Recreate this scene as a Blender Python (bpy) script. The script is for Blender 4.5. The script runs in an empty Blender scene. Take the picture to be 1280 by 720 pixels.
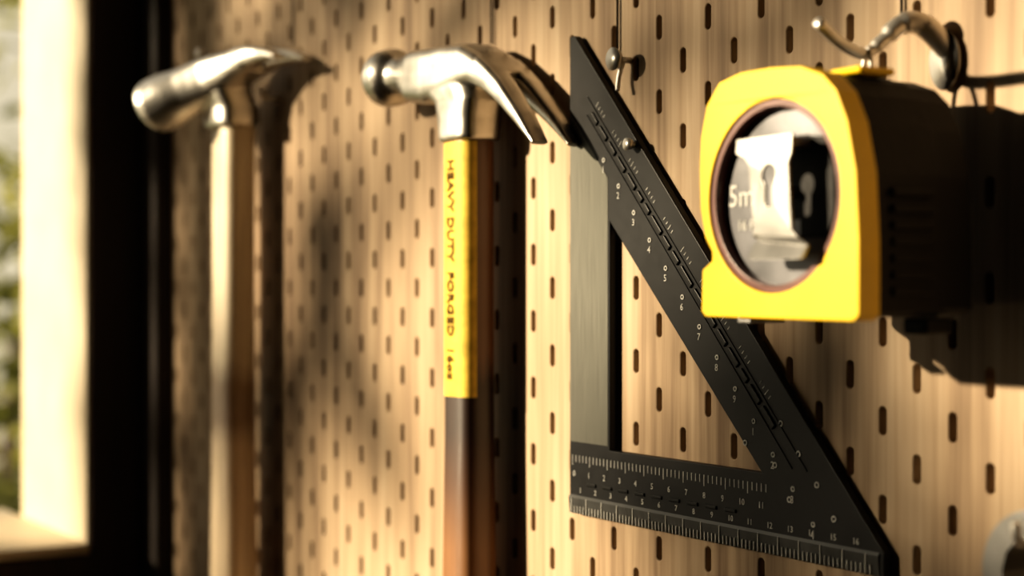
import bpy, bmesh, math, random
from mathutils import Vector, Matrix
from mathutils.geometry import tessellate_polygon
random.seed(7)
Z0=1.5
scene=bpy.context.scene
COL=scene.collection

# ---------------------------------------------------------------- materials
def new_mat(name):
    m=bpy.data.materials.new(name); m.use_nodes=True
    nt=m.node_tree; b=nt.nodes['Principled BSDF']
    return m,nt,b
def simple(name,col,rough=.5,metal=0.,noise=0.08,nscale=60.,bump=0.0,coat=0.0,stretch=(1,1,1),spec=.5):
    m,nt,b=new_mat(name)
    tc=nt.nodes.new('ShaderNodeTexCoord'); mp=nt.nodes.new('ShaderNodeMapping')
    mp.inputs['Scale'].default_value=stretch
    nz=nt.nodes.new('ShaderNodeTexNoise'); nz.inputs['Scale'].default_value=nscale; nz.inputs['Detail'].default_value=4
    nt.links.new(tc.outputs['Object'],mp.inputs['Vector']); nt.links.new(mp.outputs['Vector'],nz.inputs['Vector'])
    r=nt.nodes.new('ShaderNodeValToRGB')
    r.color_ramp.elements[0].position=.3; r.color_ramp.elements[1].position=.7
    r.color_ramp.elements[0].color=tuple(c*(1-noise*2) for c in col)+(1,)
    r.color_ramp.elements[1].color=tuple(min(1,c*(1+noise*2)) for c in col)+(1,)
    nt.links.new(nz.outputs['Fac'],r.inputs['Fac']); nt.links.new(r.outputs['Color'],b.inputs['Base Color'])
    b.inputs['Metallic'].default_value=metal
    b.inputs['Specular IOR Level'].default_value=spec
    mr=nt.nodes.new('ShaderNodeMapRange'); mr.inputs['To Min'].default_value=max(0.02,rough-.08); mr.inputs['To Max'].default_value=min(1,rough+.08)
    nt.links.new(nz.outputs['Fac'],mr.inputs['Value']); nt.links.new(mr.outputs['Result'],b.inputs['Roughness'])
    b.inputs['Coat Weight'].default_value=coat
    if bump>0:
        bp=nt.nodes.new('ShaderNodeBump'); bp.inputs['Strength'].default_value=bump; bp.inputs['Distance'].default_value=.001
        nt.links.new(nz.outputs['Fac'],bp.inputs['Height']); nt.links.new(bp.outputs['Normal'],b.inputs['Normal'])
    return m
def wood(name,cols,sx=70.,sz=3.,rough=.55,bump=.25):
    m,nt,b=new_mat(name)
    tc=nt.nodes.new('ShaderNodeTexCoord')
    mp=nt.nodes.new('ShaderNodeMapping'); mp.inputs['Scale'].default_value=(sx,sx,sz)
    mp2=nt.nodes.new('ShaderNodeMapping'); mp2.inputs['Scale'].default_value=(sx*5,sx*5,sz*3)
    n1=nt.nodes.new('ShaderNodeTexNoise'); n1.inputs['Scale'].default_value=1; n1.inputs['Detail'].default_value=5; n1.inputs['Distortion'].default_value=.6
    n2=nt.nodes.new('ShaderNodeTexNoise'); n2.inputs['Scale'].default_value=1; n2.inputs['Detail'].default_value=6
    nt.links.new(tc.outputs['Object'],mp.inputs['Vector']); nt.links.new(tc.outputs['Object'],mp2.inputs['Vector'])
    nt.links.new(mp.outputs['Vector'],n1.inputs['Vector']); nt.links.new(mp2.outputs['Vector'],n2.inputs['Vector'])
    mx=nt.nodes.new('ShaderNodeMath'); mx.operation='MULTIPLY_ADD'; mx.inputs[1].default_value=.4
    ml=nt.nodes.new('ShaderNodeMath'); ml.operation='MULTIPLY'; ml.inputs[1].default_value=.6
    nt.links.new(n1.outputs['Fac'],ml.inputs[0]); nt.links.new(n2.outputs['Fac'],mx.inputs[0]); nt.links.new(ml.outputs[0],mx.inputs[2])
    r=nt.nodes.new('ShaderNodeValToRGB'); e=r.color_ramp.elements
    e[0].position=.36; e[0].color=cols[0]+(1,); e[1].position=.64; e[1].color=cols[2]+(1,)
    k=e.new(.5); k.color=cols[1]+(1,)
    nt.links.new(mx.outputs[0],r.inputs['Fac']); nt.links.new(r.outputs['Color'],b.inputs['Base Color'])
    b.inputs['Roughness'].default_value=rough; b.inputs['Specular IOR Level'].default_value=.3
    bp=nt.nodes.new('ShaderNodeBump'); bp.inputs['Strength'].default_value=bump; bp.inputs['Distance'].default_value=.0006
    nt.links.new(mx.outputs[0],bp.inputs['Height']); nt.links.new(bp.outputs['Normal'],b.inputs['Normal'])
    return m

M_board=wood('pegboard_wood',[(.18,.115,.065),(.35,.25,.155),(.46,.35,.235)],55,3,.6)
M_dark=wood('dark_timber',[(.012,.006,.003),(.022,.011,.006),(.035,.018,.01)],30,2,.6)
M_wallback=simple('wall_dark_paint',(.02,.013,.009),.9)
M_room=simple('room_dark_wood',(.03,.018,.011),.8,nscale=8)
M_cream=simple('cream_paint',(.54,.46,.335),.5,nscale=20,noise=.04)
M_steel=simple('forged_steel',(.55,.53,.49),.34,1.0,noise=.08,nscale=90,bump=.08)
M_steel2=simple('worn_steel',(.64,.62,.58),.38,1.0,noise=.1,nscale=60,bump=.08)
M_wire=simple('hook_steel',(.70,.68,.64),.42,.9)
M_wiredark=simple('dark_wire',(.05,.04,.03),.5,.6)
M_black=simple('black_anodised',(.005,.005,.0055),.42,.0,noise=.05,nscale=200,bump=.03,spec=.2)
M_blackmark=simple('black_gloss_emboss',(.002,.002,.002),.4,spec=.2)
M_legsheen=simple('painted_leg_sheen',(.075,.074,.062),.45,.6,noise=.06,nscale=40,stretch=(30,30,1),bump=.05)  # left-leg sheen of the set square, put into a lighter base colour
M_rule=simple('ruler_edge_metal',(.08,.08,.078),.36,.6,noise=.05,nscale=100)
M_white=simple('scale_paint',(.48,.475,.45),.6)
M_yellow=simple('yellow_abs',(.76,.50,.010),.42,noise=.03,nscale=80,coat=.1,spec=.3)
M_rubber=simple('black_rubber',(.005,.0042,.004),.6,bump=.2,nscale=400,spec=.2)
M_label=simple('yellow_label',(.68,.47,.07),.55,noise=.12,nscale=150,spec=.2)
M_ink=simple('brown_ink',(.13,.075,.015),.7,spec=.1)
M_disc=simple('disc_label',(.115,.115,.125),.3,.3,noise=.25,nscale=50,coat=.3)
M_ring=simple('dark_red_ring',(.09,.02,.010),.35)
M_clip=simple('clip_steel',(.215,.212,.205),.38,.9,noise=.12)
M_ground=simple('garden_grass',(.06,.10,.02),.9,nscale=10,noise=.3)
M_bark=simple('bark',(.09,.06,.04),.9,nscale=40,noise=.3,bump=.5)

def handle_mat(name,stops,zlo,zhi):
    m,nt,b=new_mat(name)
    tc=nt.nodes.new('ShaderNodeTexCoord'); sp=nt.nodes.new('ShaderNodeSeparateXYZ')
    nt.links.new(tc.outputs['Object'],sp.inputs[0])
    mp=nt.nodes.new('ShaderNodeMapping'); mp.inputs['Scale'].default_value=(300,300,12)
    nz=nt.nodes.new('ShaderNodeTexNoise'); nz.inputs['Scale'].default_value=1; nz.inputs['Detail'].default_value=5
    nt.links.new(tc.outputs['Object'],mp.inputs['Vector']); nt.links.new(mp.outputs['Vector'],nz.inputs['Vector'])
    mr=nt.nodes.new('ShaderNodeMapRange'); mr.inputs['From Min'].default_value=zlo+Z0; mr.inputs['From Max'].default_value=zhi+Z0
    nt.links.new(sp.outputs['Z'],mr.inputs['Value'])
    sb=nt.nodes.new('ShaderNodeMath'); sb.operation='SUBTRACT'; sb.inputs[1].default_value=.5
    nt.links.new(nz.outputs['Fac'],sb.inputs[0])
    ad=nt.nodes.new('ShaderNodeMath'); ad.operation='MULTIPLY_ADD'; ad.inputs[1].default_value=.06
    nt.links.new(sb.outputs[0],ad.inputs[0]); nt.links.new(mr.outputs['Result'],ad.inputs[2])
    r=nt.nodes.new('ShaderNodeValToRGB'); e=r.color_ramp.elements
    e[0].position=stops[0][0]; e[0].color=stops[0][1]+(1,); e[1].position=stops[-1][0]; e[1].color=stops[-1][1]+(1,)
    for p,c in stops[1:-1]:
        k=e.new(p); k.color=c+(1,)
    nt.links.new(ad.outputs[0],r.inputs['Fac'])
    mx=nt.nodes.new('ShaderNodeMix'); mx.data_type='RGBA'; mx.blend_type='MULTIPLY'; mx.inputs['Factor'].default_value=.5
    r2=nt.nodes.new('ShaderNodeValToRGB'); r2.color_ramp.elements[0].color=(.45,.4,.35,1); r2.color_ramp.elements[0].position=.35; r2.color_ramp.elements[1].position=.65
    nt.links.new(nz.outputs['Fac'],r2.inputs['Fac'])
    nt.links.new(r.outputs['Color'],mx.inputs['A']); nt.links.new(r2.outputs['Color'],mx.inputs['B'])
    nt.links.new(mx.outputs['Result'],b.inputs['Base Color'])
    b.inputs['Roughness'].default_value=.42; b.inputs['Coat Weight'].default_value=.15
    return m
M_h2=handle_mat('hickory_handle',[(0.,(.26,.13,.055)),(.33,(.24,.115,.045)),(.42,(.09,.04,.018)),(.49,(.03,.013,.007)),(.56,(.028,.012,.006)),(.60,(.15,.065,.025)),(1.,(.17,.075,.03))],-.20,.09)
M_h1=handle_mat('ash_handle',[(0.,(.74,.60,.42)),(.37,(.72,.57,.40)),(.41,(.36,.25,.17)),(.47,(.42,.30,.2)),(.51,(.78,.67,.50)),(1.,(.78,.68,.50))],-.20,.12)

# ---------------------------------------------------------------- geometry helpers
def mk(name,verts,faces,mat,parent=None,smooth=False,bevel=0,sub=0,abs_z=False,angle=35,seg=3):
    me=bpy.data.meshes.new(name)
    off=0 if abs_z else Z0
    me.from_pydata([(v[0],v[1],v[2]+off) for v in verts],[],faces)
    bm=bmesh.new(); bm.from_mesh(me); bmesh.ops.recalc_face_normals(bm,faces=bm.faces); bm.to_mesh(me); bm.free()
    o=bpy.data.objects.new(name,me); COL.objects.link(o)
    me.materials.append(mat)
    if bevel>0:
        b=o.modifiers.new('bevel','BEVEL'); b.width=bevel; b.segments=seg; b.limit_method='ANGLE'; b.angle_limit=math.radians(angle)
    if smooth:
        for p in me.polygons: p.use_smooth=True
    if parent: link(o,parent)
    return o
def link(o,parent):
    o.parent=parent
    o.matrix_parent_inverse=Matrix.Translation(parent.location).inverted()
def empty(name,loc):
    e=bpy.data.objects.new(name,None); COL.objects.link(e); e.location=(loc[0],loc[1],loc[2]+Z0); e.empty_display_size=.02
    return e
def boxes(bl):
    V=[];F=[]
    for (x0,x1,y0,y1,z0,z1) in bl:
        n=len(V)
        V+=[(x0,y0,z0),(x1,y0,z0),(x1,y1,z0),(x0,y1,z0),(x0,y0,z1),(x1,y0,z1),(x1,y1,z1),(x0,y1,z1)]
        F+=[tuple(n+i for i in f) for f in [(0,3,2,1),(4,5,6,7),(0,1,5,4),(1,2,6,5),(2,3,7,6),(3,0,4,7)]]
    return V,F
def prism(outer,holes,y0,y1):
    loops=[outer]+holes
    V=[];F=[];st=[]
    for lp in loops:
        st.append(len(V)); V+=[(p[0],y0,p[1]) for p in lp]
    n=len(V); V+=[(v[0],y1,v[2]) for v in V[:n]]
    tris=tessellate_polygon([[Vector((p[0],p[1],0)) for p in lp] for lp in loops])
    for t in tris:
        F.append(tuple(t)); F.append(tuple(n+i for i in reversed(t)))
    for s,lp in zip(st,loops):
        k=len(lp)
        for i in range(k):
            a=s+i;b=s+(i+1)%k; F.append((a,b,n+b,n+a))
    return V,F
def sering(c,u,v,a,b,n=2.,N=28):
    R=[]
    for i in range(N):
        t=2*math.pi*i/N; ct,st=math.cos(t),math.sin(t)
        R.append(c+u*(a*math.copysign(abs(ct)**(2/n),ct))+v*(b*math.copysign(abs(st)**(2/n),st)))
    return R
def loft(rings,cap=True):
    V=[];F=[];N=len(rings[0])
    for r in rings: V+=[tuple(p) for p in r]
    for k in range(len(rings)-1):
        for i in range(N):
            j=(i+1)%N; F.append((k*N+i,k*N+j,(k+1)*N+j,(k+1)*N+i))
    if cap:
        F.append(tuple(range(N))[::-1]); F.append(tuple((len(rings)-1)*N+i for i in range(N)))
    return V,F
def merge(parts):
    V=[];F=[]
    for v,f in parts:
        n=len(V); V+=v; F+=[tuple(n+i for i in t) for t in f]
    return V,F
def tube(pts,r,N=12):
    pts=[Vector(p) for p in pts]; rings=[]
    prev=None
    for i,p in enumerate(pts):
        t=(pts[min(i+1,len(pts)-1)]-pts[max(i-1,0)]).normalized()
        if prev is None:
            u=t.orthogonal().normalized()
        else:
            u=(prev-t*prev.dot(t)).normalized()
        prev=u; v=t.cross(u)
        rr=r[min(i,len(r)-1)] if isinstance(r,(list,tuple)) else r
        rings.append(sering(p,u,v,rr,rr,2,N))
    return loft(rings)
def bez(p,n=8):
    P=[Vector(q) for q in p]; out=[]
    for i in range(len(P)-1):
        a=P[max(i-1,0)];b=P[i];c=P[i+1];d=P[min(i+2,len(P)-1)]
        for k in range(n):
            t=k/n
            out.append(.5*((2*b)+(c-a)*t+(2*a-5*b+4*c-d)*t*t+(3*b-a-3*c+d)*t**3))
    out.append(P[-1]); return out
def text(body,size,loc,rot,mat,parent,ext=.00008,name='lettering',align='CENTER',bold=0.):
    cu=bpy.data.curves.new(name,'FONT'); cu.body=body; cu.size=size; cu.extrude=ext; cu.align_x=align; cu.align_y='CENTER'
    cu.resolution_u=2; cu.offset=bold
    cu.materials.append(mat)
    o=bpy.data.objects.new(name,cu); COL.objects.link(o)
    o.location=(loc[0],loc[1],loc[2]+Z0); o.rotation_euler=(math.radians(90),rot,0)
    link(o,parent); return o

# ---------------------------------------------------------------- room
XO=-1.085
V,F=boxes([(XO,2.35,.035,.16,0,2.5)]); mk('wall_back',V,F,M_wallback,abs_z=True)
wy0,wy1,wz0,wz1=-1.55,-.0405,1.339,2.27
V,F=boxes([(XO,-.95,wy1,.035,0,2.5),(XO,-.95,-2.6,wy0,0,2.5),(XO,-.95,wy0,wy1,0,wz0),(XO,-.95,wy0,wy1,wz1,2.5)])
mk('wall_left',V,F,M_dark,abs_z=True)
V,F=boxes([(2.2,2.35,-2.6,.035,0,2.5)]); mk('wall_right',V,F,M_room,abs_z=True)
V,F=boxes([(XO,2.35,-2.75,-2.6,0,2.5)]); mk('wall_front',V,F,M_room,abs_z=True)
V,F=boxes([(XO,2.35,-2.75,.16,-.1,0)]); mk('floor',V,F,M_room,abs_z=True)
V,F=boxes([(XO,2.35,-2.75,.16,2.5,2.6)]); mk('ceiling',V,F,M_room,abs_z=True)
w=empty('window_1',(-1.03,-.6,.3))
for nm,b in [('jamb_right',(XO-.005,-.952,-.0430,-.0405,wz0,wz1)),('jamb_left',(XO-.005,-.952,wy0,wy0+.012,wz0,wz1)),
             ('sill',(XO-.05,-.950,wy0+.0,-.0430,wz0+.001,wz0+.007)),('head',(XO-.005,-.952,wy0+.012,-.0430,wz1-.012,wz1)),
             ('sash_rail',(XO,XO+.03,wy0+.012,-.0430,2.06,2.09))]:
    V,F=boxes([b]); mk(nm,V,F,M_cream,w,bevel=.001,abs_z=True)
V,F=boxes([(-.949,-.9225,-.010,.034,.9,2.1)]); mk('trim_1',V,F,M_dark,abs_z=True,bevel=.002)

# ---------------------------------------------------------------- pegboard (real slots)
PX,PZ=.0134,.0262
X0,X1=-.922,.30
ncol=int((X1-X0)/PX); nrow=34
TH=.005; N=16
V=[];F=[]
hw,hh=.0014,.0042
def slot(k,g=0):
    t=2*math.pi*k/N+math.pi/N
    c,s=math.cos(t),math.sin(t)
    r=hw+g
    return (r*c,(hh-hw)*(1 if s>0 else -1)+r*s)
def rect(k):
    t=2*math.pi*k/N+math.pi/N
    c,s=math.cos(t),math.sin(t); m=max(abs(c),abs(s))
    return (c/m*PX/2,s/m*PZ/2)
for i in range(ncol):
    cx=X0+PX*(i+.5)
    for j in range(nrow):
        cz=(j-nrow/2)*PZ+(PZ/2 if i%2 else 0)
        n=len(V)
        for k in range(N):
            a=rect(k); V.append((cx+a[0],0,cz+a[1]))
        for (g,y) in ((.0005,0),(.00015,.0002),(0,.0007),(0,TH)):
            for k in range(N):
                a=slot(k,g); V.append((cx+a[0],y,cz+a[1]))
        for r in range(4):
            for k in range(N):
                l=(k+1)%N
                F.append((n+r*N+k,n+r*N+l,n+(r+1)*N+l,n+(r+1)*N+k))
for i in range(ncol):
    cx=X0+PX*(i+.5)
    for j in range(nrow):
        base=(i*nrow+j)*N*5
        cz=(j-nrow/2)*PZ+(PZ/2 if i%2 else 0)
        for (sx,sz,k) in ((1,1,1),(-1,1,5),(-1,-1,9),(1,-1,13)):
            V.append((cx+sx*PX/2,0,cz+sz*PZ/2)); F.append((base+k,len(V)-1,base+k+1))
me=bpy.data.meshes.new('pegboard'); me.from_pydata([(a,b,c+Z0) for a,b,c in V],[],[tuple(f) for f in F])
me.materials.append(M_board)
peg=bpy.data.objects.new('pegboard',me); COL.objects.link(peg)

# ---------------------------------------------------------------- claw hammer heads
def remesh(o,vs=.0007,it=5):
    r=o.modifiers.new('remesh','REMESH'); r.mode='VOXEL'; r.voxel_size=vs; r.use_smooth_shade=True
    s=o.modifiers.new('smooth','SMOOTH'); s.iterations=it; s.factor=.5
YU=Vector((0,1,0))
def pathloft(sec,n=2.6,N=28):
    pts=[Vector(s[:3]) for s in sec]; rings=[]
    for i,s in enumerate(sec):
        t=(pts[min(i+1,len(pts)-1)]-pts[max(i-1,0)]).normalized()
        side=Vector((0,0,1)).cross(t).normalized()
        nrm=t.cross(side).normalized()
        rings.append(sering(pts[i],side,nrm,s[3],s[4],s[5] if len(s)>5 else n,N))
    return loft(rings)

# --- hammer in the middle
H=empty('claw_hammer',(-.552,-.014,-.05))
y0=-.0135
poll=pathloft([(-.6262,y0,.0920,.0098,.0098,2),(-.6250,y0,.0920,.0118,.0118,2),(-.6225,y0,.0920,.0127,.0127,2),(-.6160,y0,.0920,.0126,.0126,2),(-.6130,y0,.0920,.0112,.0112,2),
    (-.610,y0,.0918,.0086,.0086,2),(-.605,y0,.0915,.0080,.0080,2),(-.600,y0,.091,.0084,.0084,2.2),(-.595,y0,.0905,.0098,.0096,2.6),(-.585,y0,.090,.0108,.0102,3)])
body=pathloft([(-.598,y0,.0905,.0088,.0092,2.6),(-.590,y0,.0890,.0110,.0112,3.4),(-.575,y0,.0875,.0117,.0116,4),(-.558,y0,.0875,.0118,.0108,4),(-.545,y0,.0882,.0117,.0092,3.6),(-.536,y0,.0862,.0117,.0072,3),(-.529,y0,.0832,.0117,.0058,3),(-.522,y0,.0795,.0117,.0050,3)])
def prong(sg):
    sec=[]
    for x,z,inn,out,h in [(-.533,.0852,.0,.0116,.0060),(-.525,.0812,.0006,.0116,.0052),(-.517,.0762,.0014,.0116,.0045),(-.509,.0702,.0022,.0117,.0036),(-.501,.0638,.0031,.0118,.0028),(-.4945,.0580,.0038,.0118,.0019),(-.4895,.0532,.0044,.0116,.0010)]:
        sec.append((x,y0+sg*(inn+out)/2,z,(out-inn)/2,h,3.2))
    return pathloft(sec)
soc=[]
HX=-.5530
for z,a,b in [(.0590,.0115,.0092),(.0605,.0122,.0098),(.068,.0128,.0102),(.075,.0145,.0106),(.080,.0180,.0112),(.090,.0205,.0114)]:
    soc.append(sering(Vector((HX if z<.08 else HX-.005,y0,z)),Vector((1,0,0)),YU,a,b,4))
V,F=merge([poll,body,prong(1),prong(-1),loft(soc)])
o=mk('head',V,F,M_steel,H,smooth=True); remesh(o,.0006,5)
hr=[]
hz=[(-.235,.0120,.0095),(-.225,.0132,.0105),(-.19,.0125,.0100),(-.12,.0112,.0090),(-.06,.0104,.0082),(.0,.0101,.0080),(.055,.0102,.0080),(.075,.0098,.0076)]
for z,a,b in hz: hr.append(sering(Vector((HX,y0,z)),Vector((1,0,0)),YU,a,b,3.2,36))
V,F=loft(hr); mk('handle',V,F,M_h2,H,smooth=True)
rings=[]
for z in (-.0435,-.02,0,.03,.0585):
    rr=sering(Vector((HX,y0,z)),Vector((1,0,0)),YU,.0106,.0083,3.2,72)
    rings.append([p for k,p in enumerate(rr) if 38<=k<=70])
V=[];F=[];n=len(rings[0])
for r in rings: V+=[tuple(p) for p in r]
for k in range(len(rings)-1):
    for i in range(n-1): F.append((k*n+i,k*n+i+1,(k+1)*n+i+1,(k+1)*n+i))
mk('label',V,F,M_label,H,smooth=True)
text('HEAVY DUTY  FORGED  16oz',.0068,(HX-.001,y0-.0086,.0075),math.radians(90),M_ink,H,ext=.0002,bold=.00012)

# --- hammer on the left
H1=empty('claw_hammer',(-.786,-.016,-.04))
hd=pathloft([(-.8180,-.0505,.0945,.0118,.0118,2),(-.8170,-.0500,.0950,.0138,.0138,2),(-.8145,-.0485,.0965,.0148,.0148,2),(-.8080,-.0440,.0995,.0146,.0146,2),(-.8045,-.0420,.1008,.0138,.0138,2),
   (-.799,-.0380,.1035,.0124,.0124,2.2),(-.793,-.0340,.1062,.0118,.0116,2.6),(-.785,-.0290,.1090,.0116,.0112,3),(-.772,-.0240,.1120,.0116,.0095,3),(-.760,-.0205,.1145,.0116,.0072,3),(-.752,-.019,.1155,.0116,.006,3)])
def prong1(sg):
    sec=[]
    for x,y,z,inn,out,h in [(-.759,-.0200,.1152,.0,.0116,.0066),(-.748,-.0180,.1165,.0006,.0114,.0052),(-.738,-.0160,.1162,.0018,.0112,.0038),(-.728,-.0150,.1150,.003,.0112,.0025),(-.719,-.0140,.1130,.0042,.0112,.0010)]:
        sec.append((x,y+sg*(inn+out)/2,z,(out-inn)/2,h,3))
    return pathloft(sec)
soc=[]
for z,a,b in [(.084,.0150,.0105),(.086,.0158,.0112),(.094,.0158,.0115),(.102,.0165,.0118),(.109,.0170,.0110)]:
    soc.append(sering(Vector((-.785,-.0195 if z<.1 else -.023,z)),Vector((1,0,0)),YU,a,b,3.4))
V,F=merge([hd,prong1(1),prong1(-1),loft(soc)])
o=mk('head',V,F,M_steel2,H1,smooth=True); remesh(o,.0007,5)
hr=[]
for z,a,b in [(-.235,.0150,.0105),(-.225,.0162,.0115),(-.18,.0150,.0108),(-.1,.0138,.0098),(0.,.0132,.0092),(.08,.0135,.0092),(.1,.0125,.009)]:
    hr.append(sering(Vector((-.787,-.017,z)),Vector((1,0,0)),YU,a,b,3.,36))
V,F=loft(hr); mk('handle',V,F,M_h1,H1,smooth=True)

# ---------------------------------------------------------------- set square
S=empty('set_square',(-.44,-.003,-.03))
outer=[(-.4957,.0945),(-.4957,-.0845),(-.3345,-.0845),(-.3345,-.0775),(-.4925,.0945)]
inner=[(-.4702,.0240),(-.4702,-.0590),(-.3880,-.0590)]
V,F=prism(outer,[inner],-.0010,-.0040)
mk('plate',V,F,M_black,S,bevel=.0004)
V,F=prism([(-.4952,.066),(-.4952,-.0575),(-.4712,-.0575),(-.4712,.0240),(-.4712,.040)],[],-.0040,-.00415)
mk('sheen_plate',V,F,M_legsheen,S)  # added lighter plate, paints the light reflected by the black left leg
V=[(-.4955,-.0040,-.0775),(-.3365,-.0040,-.0775),(-.3365,-.0046,-.0785),(-.4955,-.0046,-.0785),(-.4955,-.0041,-.0843),(-.3365,-.0041,-.0843)]
F=[(0,1,2,3),(3,2,5,4),(0,3,4),(1,5,2)]
mk('ruler_edge',V,F,M_rule,S)
tk=[]
x=-.4935;i=0
while x<-.338:
    L=.0058 if i%5==0 else .0028
    tk.append((x-.00014,x+.00014,-.0048,-.0042,-.0842,-.0842+L)); x+=.0019; i+=1
i=0;x=-.4935
while x<-.384:
    L=.0026 if i%5 else .0038
    tk.append((x-.00014,x+.00014,-.0042,-.0038,-.0625-L,-.0625)); x+=.0022;i+=1
u=(Vector((-.3345,-.0775))-Vector((-.4925,.0945))).normalized(); nrm=Vector((u.y,-u.x))
if nrm.x>0: nrm=-nrm
V,F=boxes(tk)
def slab(p,du,dn,y0,y1):
    c=[p+u*du+nrm*dn,p-u*du+nrm*dn,p-u*du-nrm*dn,p+u*du-nrm*dn]
    return ([(q.x,y0,q.y) for q in c]+[(q.x,y1,q.y) for q in c],[(0,1,2,3),(7,6,5,4),(0,4,5,1),(1,5,6,2),(2,6,7,3),(3,7,4,0)])
P0=Vector((-.4925,.0945)); P1=Vector((-.3345,-.0775)); LN=(P1-P0).length
parts=[(V,F)]
s=.03
k=0
while s<LN-.06:
    if k%7<4: parts.append(slab(P0+u*s+nrm*.0075,.00012,.0007 if k%5 else .0012,-.0042,-.0038))
    s+=.0021;k+=1
V,F=merge(parts); mk('scale_ticks',V,F,M_white,S)
parts=[]
s=.030;k=0
random.seed(3)
while s<LN-.055:
    l=random.uniform(.0022,.0045); parts.append(slab(P0+u*(s+l)+nrm*.0122,l,.0011,-.0048,-.0038)); s+=2*l+.0016
V,F=merge(parts); mk('embossed_bars',V,F,M_blackmark,S,bevel=.0004)
parts=[slab(P0+u*(LN*.47)+nrm*.0098,LN*.37,.00025,-.0044,-.0038),slab(P0+u*(LN*.47)+nrm*.0146,LN*.35,.00025,-.0044,-.0038)]
V,F=merge(parts); mk('rails',V,F,M_black,S)
parts=[]
def ringm(cx,cz,r0,r1,y0,y1,N=14):
    V=[];F=[]
    for k in range(N):
        t=2*math.pi*k/N
        for r,y in((r1,y1),(r1,y0),(r0,y0),(r0,y1)): V.append((cx+r*math.cos(t),y,cz+r*math.sin(t)))
    for k in range(N):
        l=(k+1)%N
        for q in range(3): F.append((k*4+q,l*4+q,l*4+q+1,k*4+q+1))
    return V,F
s=.048;d=0
while s<LN-.02:
    p=P0+u*s+nrm*.0185; parts.append(ringm(p.x,p.y,.0005,.0009,-.0043,-.0038))
    text(str((d%9)+1),.0034,(p.x-.0004,-.0041,p.y-.0035),0,M_white,S,name='digit')
    s+=.0135; d+=1
for s2,dd in [(.178,.009),(.190,.009),(.202,.009),(.214,.010),(.186,.020),(.198,.022),(.172,.0265)]:
    p=P0+u*s2+nrm*dd; parts.append(ringm(p.x,p.y,.0006,.0010,-.0043,-.0038))
V,F=merge(parts); mk('punch_marks',V,F,M_white,S)
for i in range(12):
    text(str(i),.0030,(-.4935+.0095*i+.001,-.0041,-.0695),0,M_white,S,name='digit')
for i in range(16):
    text(str(i+1),.0028,(-.4885+.0095*i,-.0041,-.0755),0,M_white,S,name='digit')
bl=[]
for i in range(9): bl.append((-.484+.0098*i,-.4785+.0098*i,-.0046,-.0038,-.0735,-.0722))
V,F=boxes(bl); mk('base_slots',V,F,M_blackmark,S,bevel=.0003)

# ---------------------------------------------------------------- tape measure
T=empty('tape_measure',(-.317,-.04,.025))
prof=[(-.3470,-.0080),(-.2895,-.0083),(-.2875,-.0068),(-.2875,.0118),(-.2885,.0290),(-.2915,.0418),(-.2955,.0500),(-.3005,.0545),(-.3085,.0574),(-.3200,.0584),(-.3320,.0584),(-.3410,.0566),(-.3462,.0510),(-.3488,.0420),(-.3494,.0330),(-.3490,.0220),(-.3470,.0140),(-.3440,.0100),(-.3440,.0075),(-.3482,.0050),(-.3486,-.0065)]
cx,cz=-.3195,.0243
def circ(r,N=48): return [(cx+r*math.cos(2*math.pi*k/N),cz+r*math.sin(2*math.pi*k/N)) for k in range(N)]
def shrink(pr,f):
    mx,mz=-.3175,.025
    return [(mx+(p[0]-mx)*f,mz+(p[1]-mz)*f) for p in pr]
V,F=prism(prof,[circ(.0258)],-.0535,-.0610); mk('yellow_shell',V,F,M_yellow,T,bevel=.0016,angle=50,seg=5)
V,F=prism(shrink(prof,.975),[],-.0300,-.0540); mk('rubber_body',V,F,M_rubber,T,bevel=.002,angle=50)
V,F=prism(shrink(prof,.955),[],-.0185,-.0302); mk('rear_shell',V,F,M_rubber,T,bevel=.003,angle=50)
bl=[(-.2890,-.2872,-.049,-.034,z,z+.0022) for z in [-.002+.0042*i for i in range(7)]]
V,F=boxes(bl); mk('grip_ribs',V,F,M_rubber,T,bevel=.0005)
V,F=prism(circ(.0262),[],-.0520,-.0570); mk('disc',V,F,M_disc,T)
V,F=prism(circ(.0258),[circ(.0237)],-.0565,-.0603); mk('ring',V,F,M_ring,T,bevel=.0005)
V,F=prism([(cx+.0075,.0130),(cx+.018,.0130),(cx+.0205,.020),(cx+.0205,.030),(cx+.017,.0390),(cx+.0075,.0400)],[],-.0580,-.0568); mk('dark_panel',V,F,M_rubber,T,bevel=.0004)
V,F=prism([(cx-.002,.0180),(cx+.010,.0180),(cx+.010,.0400),(cx-.002,.0400)],[],-.0576,-.0568); mk('clip_recess',V,F,M_rubber,T)
text('5m',.0085,(-.3360,-.0572,.0250),0,M_white,T,name='length_mark')
text('16 FT',.0040,(-.3330,-.0572,.0170),0,M_white,T,name='length_mark')
V,F=boxes([(-.313,-.301,-.047,-.034,.0560,.0580)]); mk('lock_button',V,F,M_yellow,T,bevel=.0012)
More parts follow.
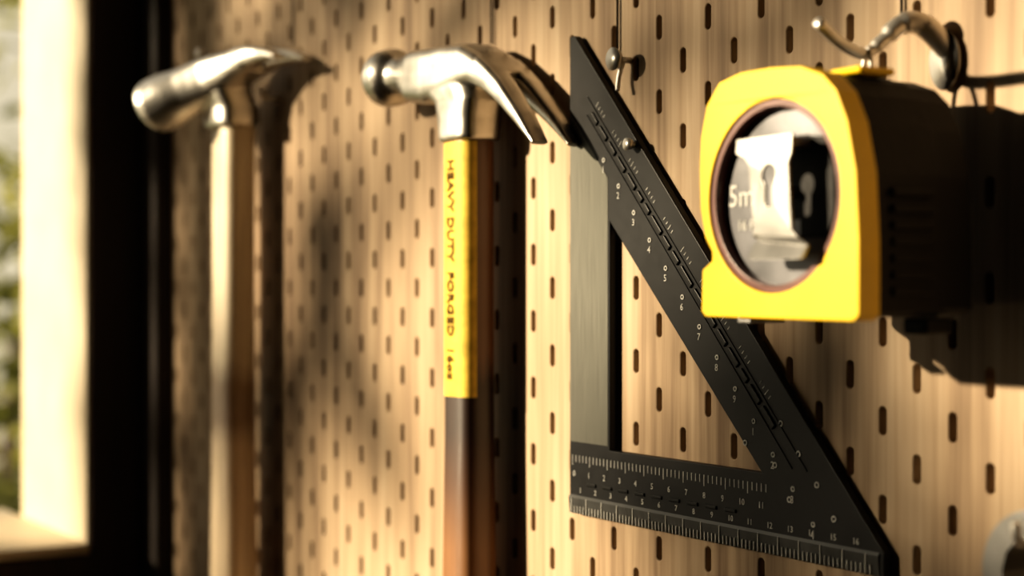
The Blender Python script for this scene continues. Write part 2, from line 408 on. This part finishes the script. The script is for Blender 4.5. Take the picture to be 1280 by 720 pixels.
# belt clip: bent steel strap (T-shaped top, waisted stem, flared foot) with keyhole slot
cpts=[(-.3275,.0395),(-.3275,.0358),(-.3240,.0345),(-.3222,.0325),(-.3205,.0160),(-.3210,.0140),(-.3228,.0126),(-.3235,.0110),(-.3235,.0082),(-.3225,.0074),(-.3035,.0074),(-.3025,.0082),(-.3025,.0110),(-.3040,.0130),(-.3062,.0150),(-.3072,.0325),(-.3062,.0345),(-.3060,.0395)]
KX=-.3142
hole=[(KX+.0015*math.cos(t*math.pi/8),.0225+.0015*math.sin(t*math.pi/8)-.000) for t in range(8,17)]+[(KX+.0015,.0265)]+[(KX+.0028*math.cos(t*math.pi/8),.0295+.0030*math.sin(t*math.pi/8)) for t in range(-2,11)]+[(KX-.0015,.0265)]
V,F=prism(cpts,[hole],-.0652,-.0662)
def bend(z):
    if z<.0127: return .0030+(.0127-z)*-.55
    return -.0006*math.sin((z-.0127)/.0268*math.pi)
V=[(x,y+bend(z),z) for x,y,z in V]
mk('belt_clip',V,F,M_clip,T,bevel=.0003)
V,F=boxes([(-.3205,-.3075,-.0656,-.0570,.0366,.0392)]); mk('clip_foot',V,F,M_clip,T,bevel=.0005)
V,F=loft([sering(Vector((KX,-.0560,.0250)),Vector((1,0,0)),Vector((0,0,1)),.0016,.0016,2,16),sering(Vector((KX,-.0630,.0250)),Vector((1,0,0)),Vector((0,0,1)),.0016,.0016,2,16)])
mk('clip_screw',V,F,M_clip,T)
V,F=boxes([(-.3496,-.3484,-.047,-.034,-.0095,.0045),(-.3496,-.3440,-.047,-.034,-.0100,-.0088)]); mk('end_hook',V,F,M_clip,T,bevel=.0003)
V,F=boxes([(-.297,-.2885,-.036,-.026,-.0120,-.0078)]); mk('lanyard_lug',V,F,M_rubber,T,bevel=.001)
V,F=tube(bez([(-.319,-.026,.055),(-.320,-.024,.062),(-.3225,-.0225,.0670),(-.325,-.022,.062),(-.326,-.022,.055)]),.0007); mk('hanging_loop',V,F,M_wire,T,smooth=True)

# ---------------------------------------------------------------- hooks
def disc_y(x,z,r,y0,y1,N=24,rz=None):
    rz=rz or r
    return loft([sering(Vector((x,y0,z)),Vector((1,0,0)),Vector((0,0,1)),r,rz,2,N),sering(Vector((x,y1,z)),Vector((1,0,0)),Vector((0,0,1)),r*.85,rz*.85,2,N)])
def hook(parts,loc,wire=None):
    E=empty('pegboard_hook',loc)
    V,F=merge(parts); mk('hook_body',V,F,M_wire,E,smooth=True)
    if wire:
        V,F=tube([(wire[0],-.0010,wire[1]),(wire[0],-.0010,.44)],.00045,8); mk('suspension_wire',V,F,M_wiredark,E,smooth=True)
    return E
hook([tube(bez([(-.3140,.003,.0640),(-.3148,-.002,.0695),(-.3170,-.007,.0740),(-.3195,-.0125,.0742),(-.3218,-.018,.0690),(-.3232,-.0225,.0655),(-.3225,-.029,.0660),(-.3205,-.037,.0680),(-.3165,-.047,.0710)]),[.0034]*16+[.0032]*8+[.0027]*6+[.0021]*6+[.0017]*60),
      disc_y(-.3135,.0640,.0055,-.0022,.0,rz=.0085)],(-.318,-.01,.07),(-.3306,.074))
hook([tube([(-.4630,.004,.0820),(-.4630,-.0065,.0820)],.0012),disc_y(-.4630,.0820,.0042,-.0080,-.0060),tube(bez([(-.4630,-.003,.082),(-.4645,-.004,.076),(-.464,-.005,.071)]),.0009)],(-.463,-.005,.082),(-.4695,.083))
hook([tube([(-.4555,.004,.0510),(-.4555,-.006,.0510)],.0010),disc_y(-.4555,.0510,.0022,-.0075,-.0055)],(-.4555,-.003,.051))
hook([tube(bez([(-.5705,.004,.0770),(-.5705,-.0015,.0770),(-.5705,-.0018,.081)]),.0010),tube(bez([(-.536,.004,.0740),(-.536,-.0014,.0740),(-.5355,-.0016,.077)]),.0010)],(-.55,-.002,.078),(-.5563,.100))
hook([tube(bez([(-.768,.004,.0990),(-.768,-.008,.0990),(-.768,-.009,.104)]),.0014),tube(bez([(-.803,.004,.0900),(-.803,-.012,.0900),(-.803,-.026,.0915)]),.0014)],(-.785,-.002,.097),(-.7482,.123))
hook([tube([(-.846,.004,.131),(-.846,-.012,.131)],.0012),disc_y(-.846,.131,.0028,-.0140,-.0115)],(-.846,-.005,.131))

# ---------------------------------------------------------------- ring spanner in the lower right corner
W=empty('ring_spanner',(-.258,-.02,-.09))
wc=Vector((-.2610,0,-.0710))
def rc(r,N,ph=0): return [(wc.x+r*math.cos(2*math.pi*k/N+ph),wc.z+r*math.sin(2*math.pi*k/N+ph)) for k in range(N)]
V,F=prism(rc(.0165,40),[rc(.0100,12)],-.016,-.028); mk('ring_head',V,F,M_clip,W,bevel=.0018)
V,F=loft([sering(Vector((-.2610,-.021,-.0850)),Vector((1,0,0)),YU,.0075,.004,3),sering(Vector((-.2610,-.018,-.10)),Vector((1,0,0)),YU,.0055,.0028,3),sering(Vector((-.2610,-.015,-.23)),Vector((1,0,0)),YU,.0055,.0028,3)])
mk('shank',V,F,M_clip,W,smooth=True)
hook([tube(bez([(-.2610,.004,-.0623),(-.2610,-.020,-.0623),(-.2610,-.033,-.0618),(-.2610,-.035,-.0570)]),.0013)],(-.2610,-.01,-.0623))

# ---------------------------------------------------------------- garden
V,F=boxes([(-14,XO-.02,-9,9,-.12,-.02)]); mk('garden_ground',V,F,M_ground,abs_z=True)
def leafmat():
    m,nt,b=new_mat('leaves')
    oi=nt.nodes.new('ShaderNodeTexCoord'); nz=nt.nodes.new('ShaderNodeTexNoise'); nz.inputs['Scale'].default_value=5
    nt.links.new(oi.outputs['Object'],nz.inputs['Vector'])
    r=nt.nodes.new('ShaderNodeValToRGB'); r.color_ramp.elements[0].position=.35; r.color_ramp.elements[1].position=.65
    r.color_ramp.elements[0].color=(.10,.11,.02,1); r.color_ramp.elements[1].color=(.40,.39,.11,1)
    nt.links.new(nz.outputs['Fac'],r.inputs['Fac']); nt.links.new(r.outputs['Color'],b.inputs['Base Color'])
    tr=nt.nodes.new('ShaderNodeBsdfTranslucent'); nt.links.new(r.outputs['Color'],tr.inputs['Color'])
    mx=nt.nodes.new('ShaderNodeMixShader'); mx.inputs[0].default_value=.5
    nt.links.new(b.outputs[0],mx.inputs[1]); nt.links.new(tr.outputs[0],mx.inputs[2]); nt.links.new(mx.outputs[0],nt.nodes['Material Output'].inputs['Surface'])
    b.inputs['Roughness'].default_value=.6
    return m
M_leaf=leafmat()
def leaves(pts,size):
    V=[];F=[]
    for p in pts:
        a=Vector([random.gauss(0,1) for _ in range(3)]).normalized(); b_=a.orthogonal().normalized()
        q=Matrix.Rotation(random.uniform(0,6.28),3,a); b_=q@b_; c=a.cross(b_)
        s=size*random.uniform(.6,1.3); n=len(V)
        for (i,j,k) in ((-1,0,0),(-.4,.42,.1),(.35,.38,.1),(1,0,-.1),(.35,-.38,.1),(-.4,-.42,.1)):
            V.append(tuple(p+b_*i*s+c*j*s+a*k*s))
        F+=[(n,n+1,n+2,n+3),(n,n+3,n+4,n+5)]
    return V,F
def blob(c,r,num):
    out=[]
    for _ in range(num):
        d=Vector([random.gauss(0,1) for _ in range(3)]).normalized()*(random.uniform(.5,1)**.5)
        out.append(Vector((c[0]+d.x*r[0],c[1]+d.y*r[1],c[2]+d.z*r[2])))
    return out
random.seed(11)
pts=[]
for c,r,n in [((-4.2,.9,1.0),(.7,.8,.9),1200),((-4.8,2.1,1.3),(.8,.9,1.1),1500),((-4.6,-.2,.7),(.6,.7,.6),900),((-6.5,1.4,2.0),(1.0,1.4,1.4),1000),((-4.6,3.6,1.0),(.9,1.2,1.1),1200)]:
    pts+=blob(c,r,n)
G=empty('garden_hedge',(-4.5,1.2,-1.5))
V,F=leaves(pts,.06); mk('foliage',V,F,M_leaf,G,abs_z=True)
st=[]
for x,y in [(-4.2,.9),(-4.8,2.1),(-4.6,-.2),(-6.5,1.4),(-4.6,3.6)]:
    st.append(tube([(x,y,-.05),(x+.05,y,.6),(x-.05,y+.05,1.3)],[.06,.05,.02],8))
V,F=merge(st); mk('stems',V,F,M_bark,G,abs_z=True,smooth=True)
# unseen tree added to block the sun : leaves placed to dim chosen board zones
TR=empty('sun_blocker_tree',(-2.4,-2.4,-1.5))
SX,SY,SZ=1.,1.6,-.50
pts=[]
def shade(x0,x1,z0,z1,n,s0,s1,shear=0.):
    for _ in range(n):
        z=random.uniform(z0,z1); x=random.uniform(x0,x1)+shear*(z-(z0+z1)/2); s=random.uniform(s0,s1)
        pts.append(Vector((x-s*SX,-s*SY,z-s*SZ+Z0)))
shade(-.95,-.79,.06,.22,80,.85,1.1)          # dim top-left
shade(-.95,-.86,-.22,.05,30,1.0,1.3)
shade(-.79,-.50,.10,.22,95,1.0,1.5)         # top band
shade(-.52,-.36,.06,.22,80,1.1,1.6)
shade(-.38,-.18,.085,.22,95,1.1,1.6)
shade(-.385,-.335,-.18,.06,46,1.1,1.5)         # right side
shade(-.37,-.18,-.20,-.055,110,1.1,1.5)
shade(-.48,-.37,-.18,.04,56,1.2,1.6)
shade(-.715,-.665,-.09,.05,48,1.05,1.4,shear=-.65)  # soft diagonal streak
V,F=leaves(pts,.026); mk('leaves',V,F,M_leaf,TR,abs_z=True)
br=[tube([(-2.6,-2.9,-.05),(-2.55,-2.8,.8),(-2.55,-2.7,1.6),(-2.5,-2.6,2.4),(-2.45,-2.5,3.0)],[.09,.08,.065,.04,.02],10),
    tube([(-2.55,-2.7,1.9),(-2.2,-2.35,2.15),(-1.95,-2.0,2.28),(-1.75,-1.45,2.12)],[.03,.018,.008,.003],8),
    tube([(-2.52,-2.65,2.2),(-2.1,-2.4,2.34),(-1.8,-2.2,2.35),(-1.6,-2.1,2.35)],[.03,.015,.006,.003],8)]
V,F=merge(br); mk('trunk_and_branches',V,F,M_bark,TR,abs_z=True,smooth=True)

# ---------------------------------------------------------------- light, world
d=Vector((SX,SY,SZ)).normalized()
L=bpy.data.lights.new('sun','SUN'); L.energy=11.; L.color=(1,.82,.56); L.angle=math.radians(1.4)
so=bpy.data.objects.new('sun',L); COL.objects.link(so); so.location=(-4,-4,4); so.rotation_euler=d.to_track_quat('-Z','Y').to_euler()
wd=bpy.data.worlds.new('World'); scene.world=wd; wd.use_nodes=True
nt=wd.node_tree; bg=nt.nodes['Background']
tc=nt.nodes.new('ShaderNodeTexCoord'); sp=nt.nodes.new('ShaderNodeSeparateXYZ'); r=nt.nodes.new('ShaderNodeValToRGB')
nt.links.new(tc.outputs['Generated'],sp.inputs[0]); nt.links.new(sp.outputs['Z'],r.inputs['Fac']); nt.links.new(r.outputs['Color'],bg.inputs['Color'])
r.color_ramp.elements[0].color=(1.0,.88,.62,1); r.color_ramp.elements[1].color=(.75,.70,.62,1)
bg.inputs['Strength'].default_value=.68

# ---------------------------------------------------------------- camera
cam=bpy.data.cameras.new('camera'); co=bpy.data.objects.new('camera',cam); COL.objects.link(co)
co.location=(0,-.347,Z0)
th=math.atan(1280/2000)
v=Vector((-math.cos(th),math.sin(th),0))
co.rotation_euler=v.to_track_quat('-Z','Y').to_euler()
cam.lens=56.25; cam.sensor_width=36; cam.clip_start=.01
cam.dof.use_dof=True; cam.dof.focus_distance=.53; cam.dof.aperture_fstop=7.6
scene.camera=co
scene.view_settings.view_transform='Standard'
try: scene.view_settings.look='Medium High Contrast'
except Exception as e: print('look',e)
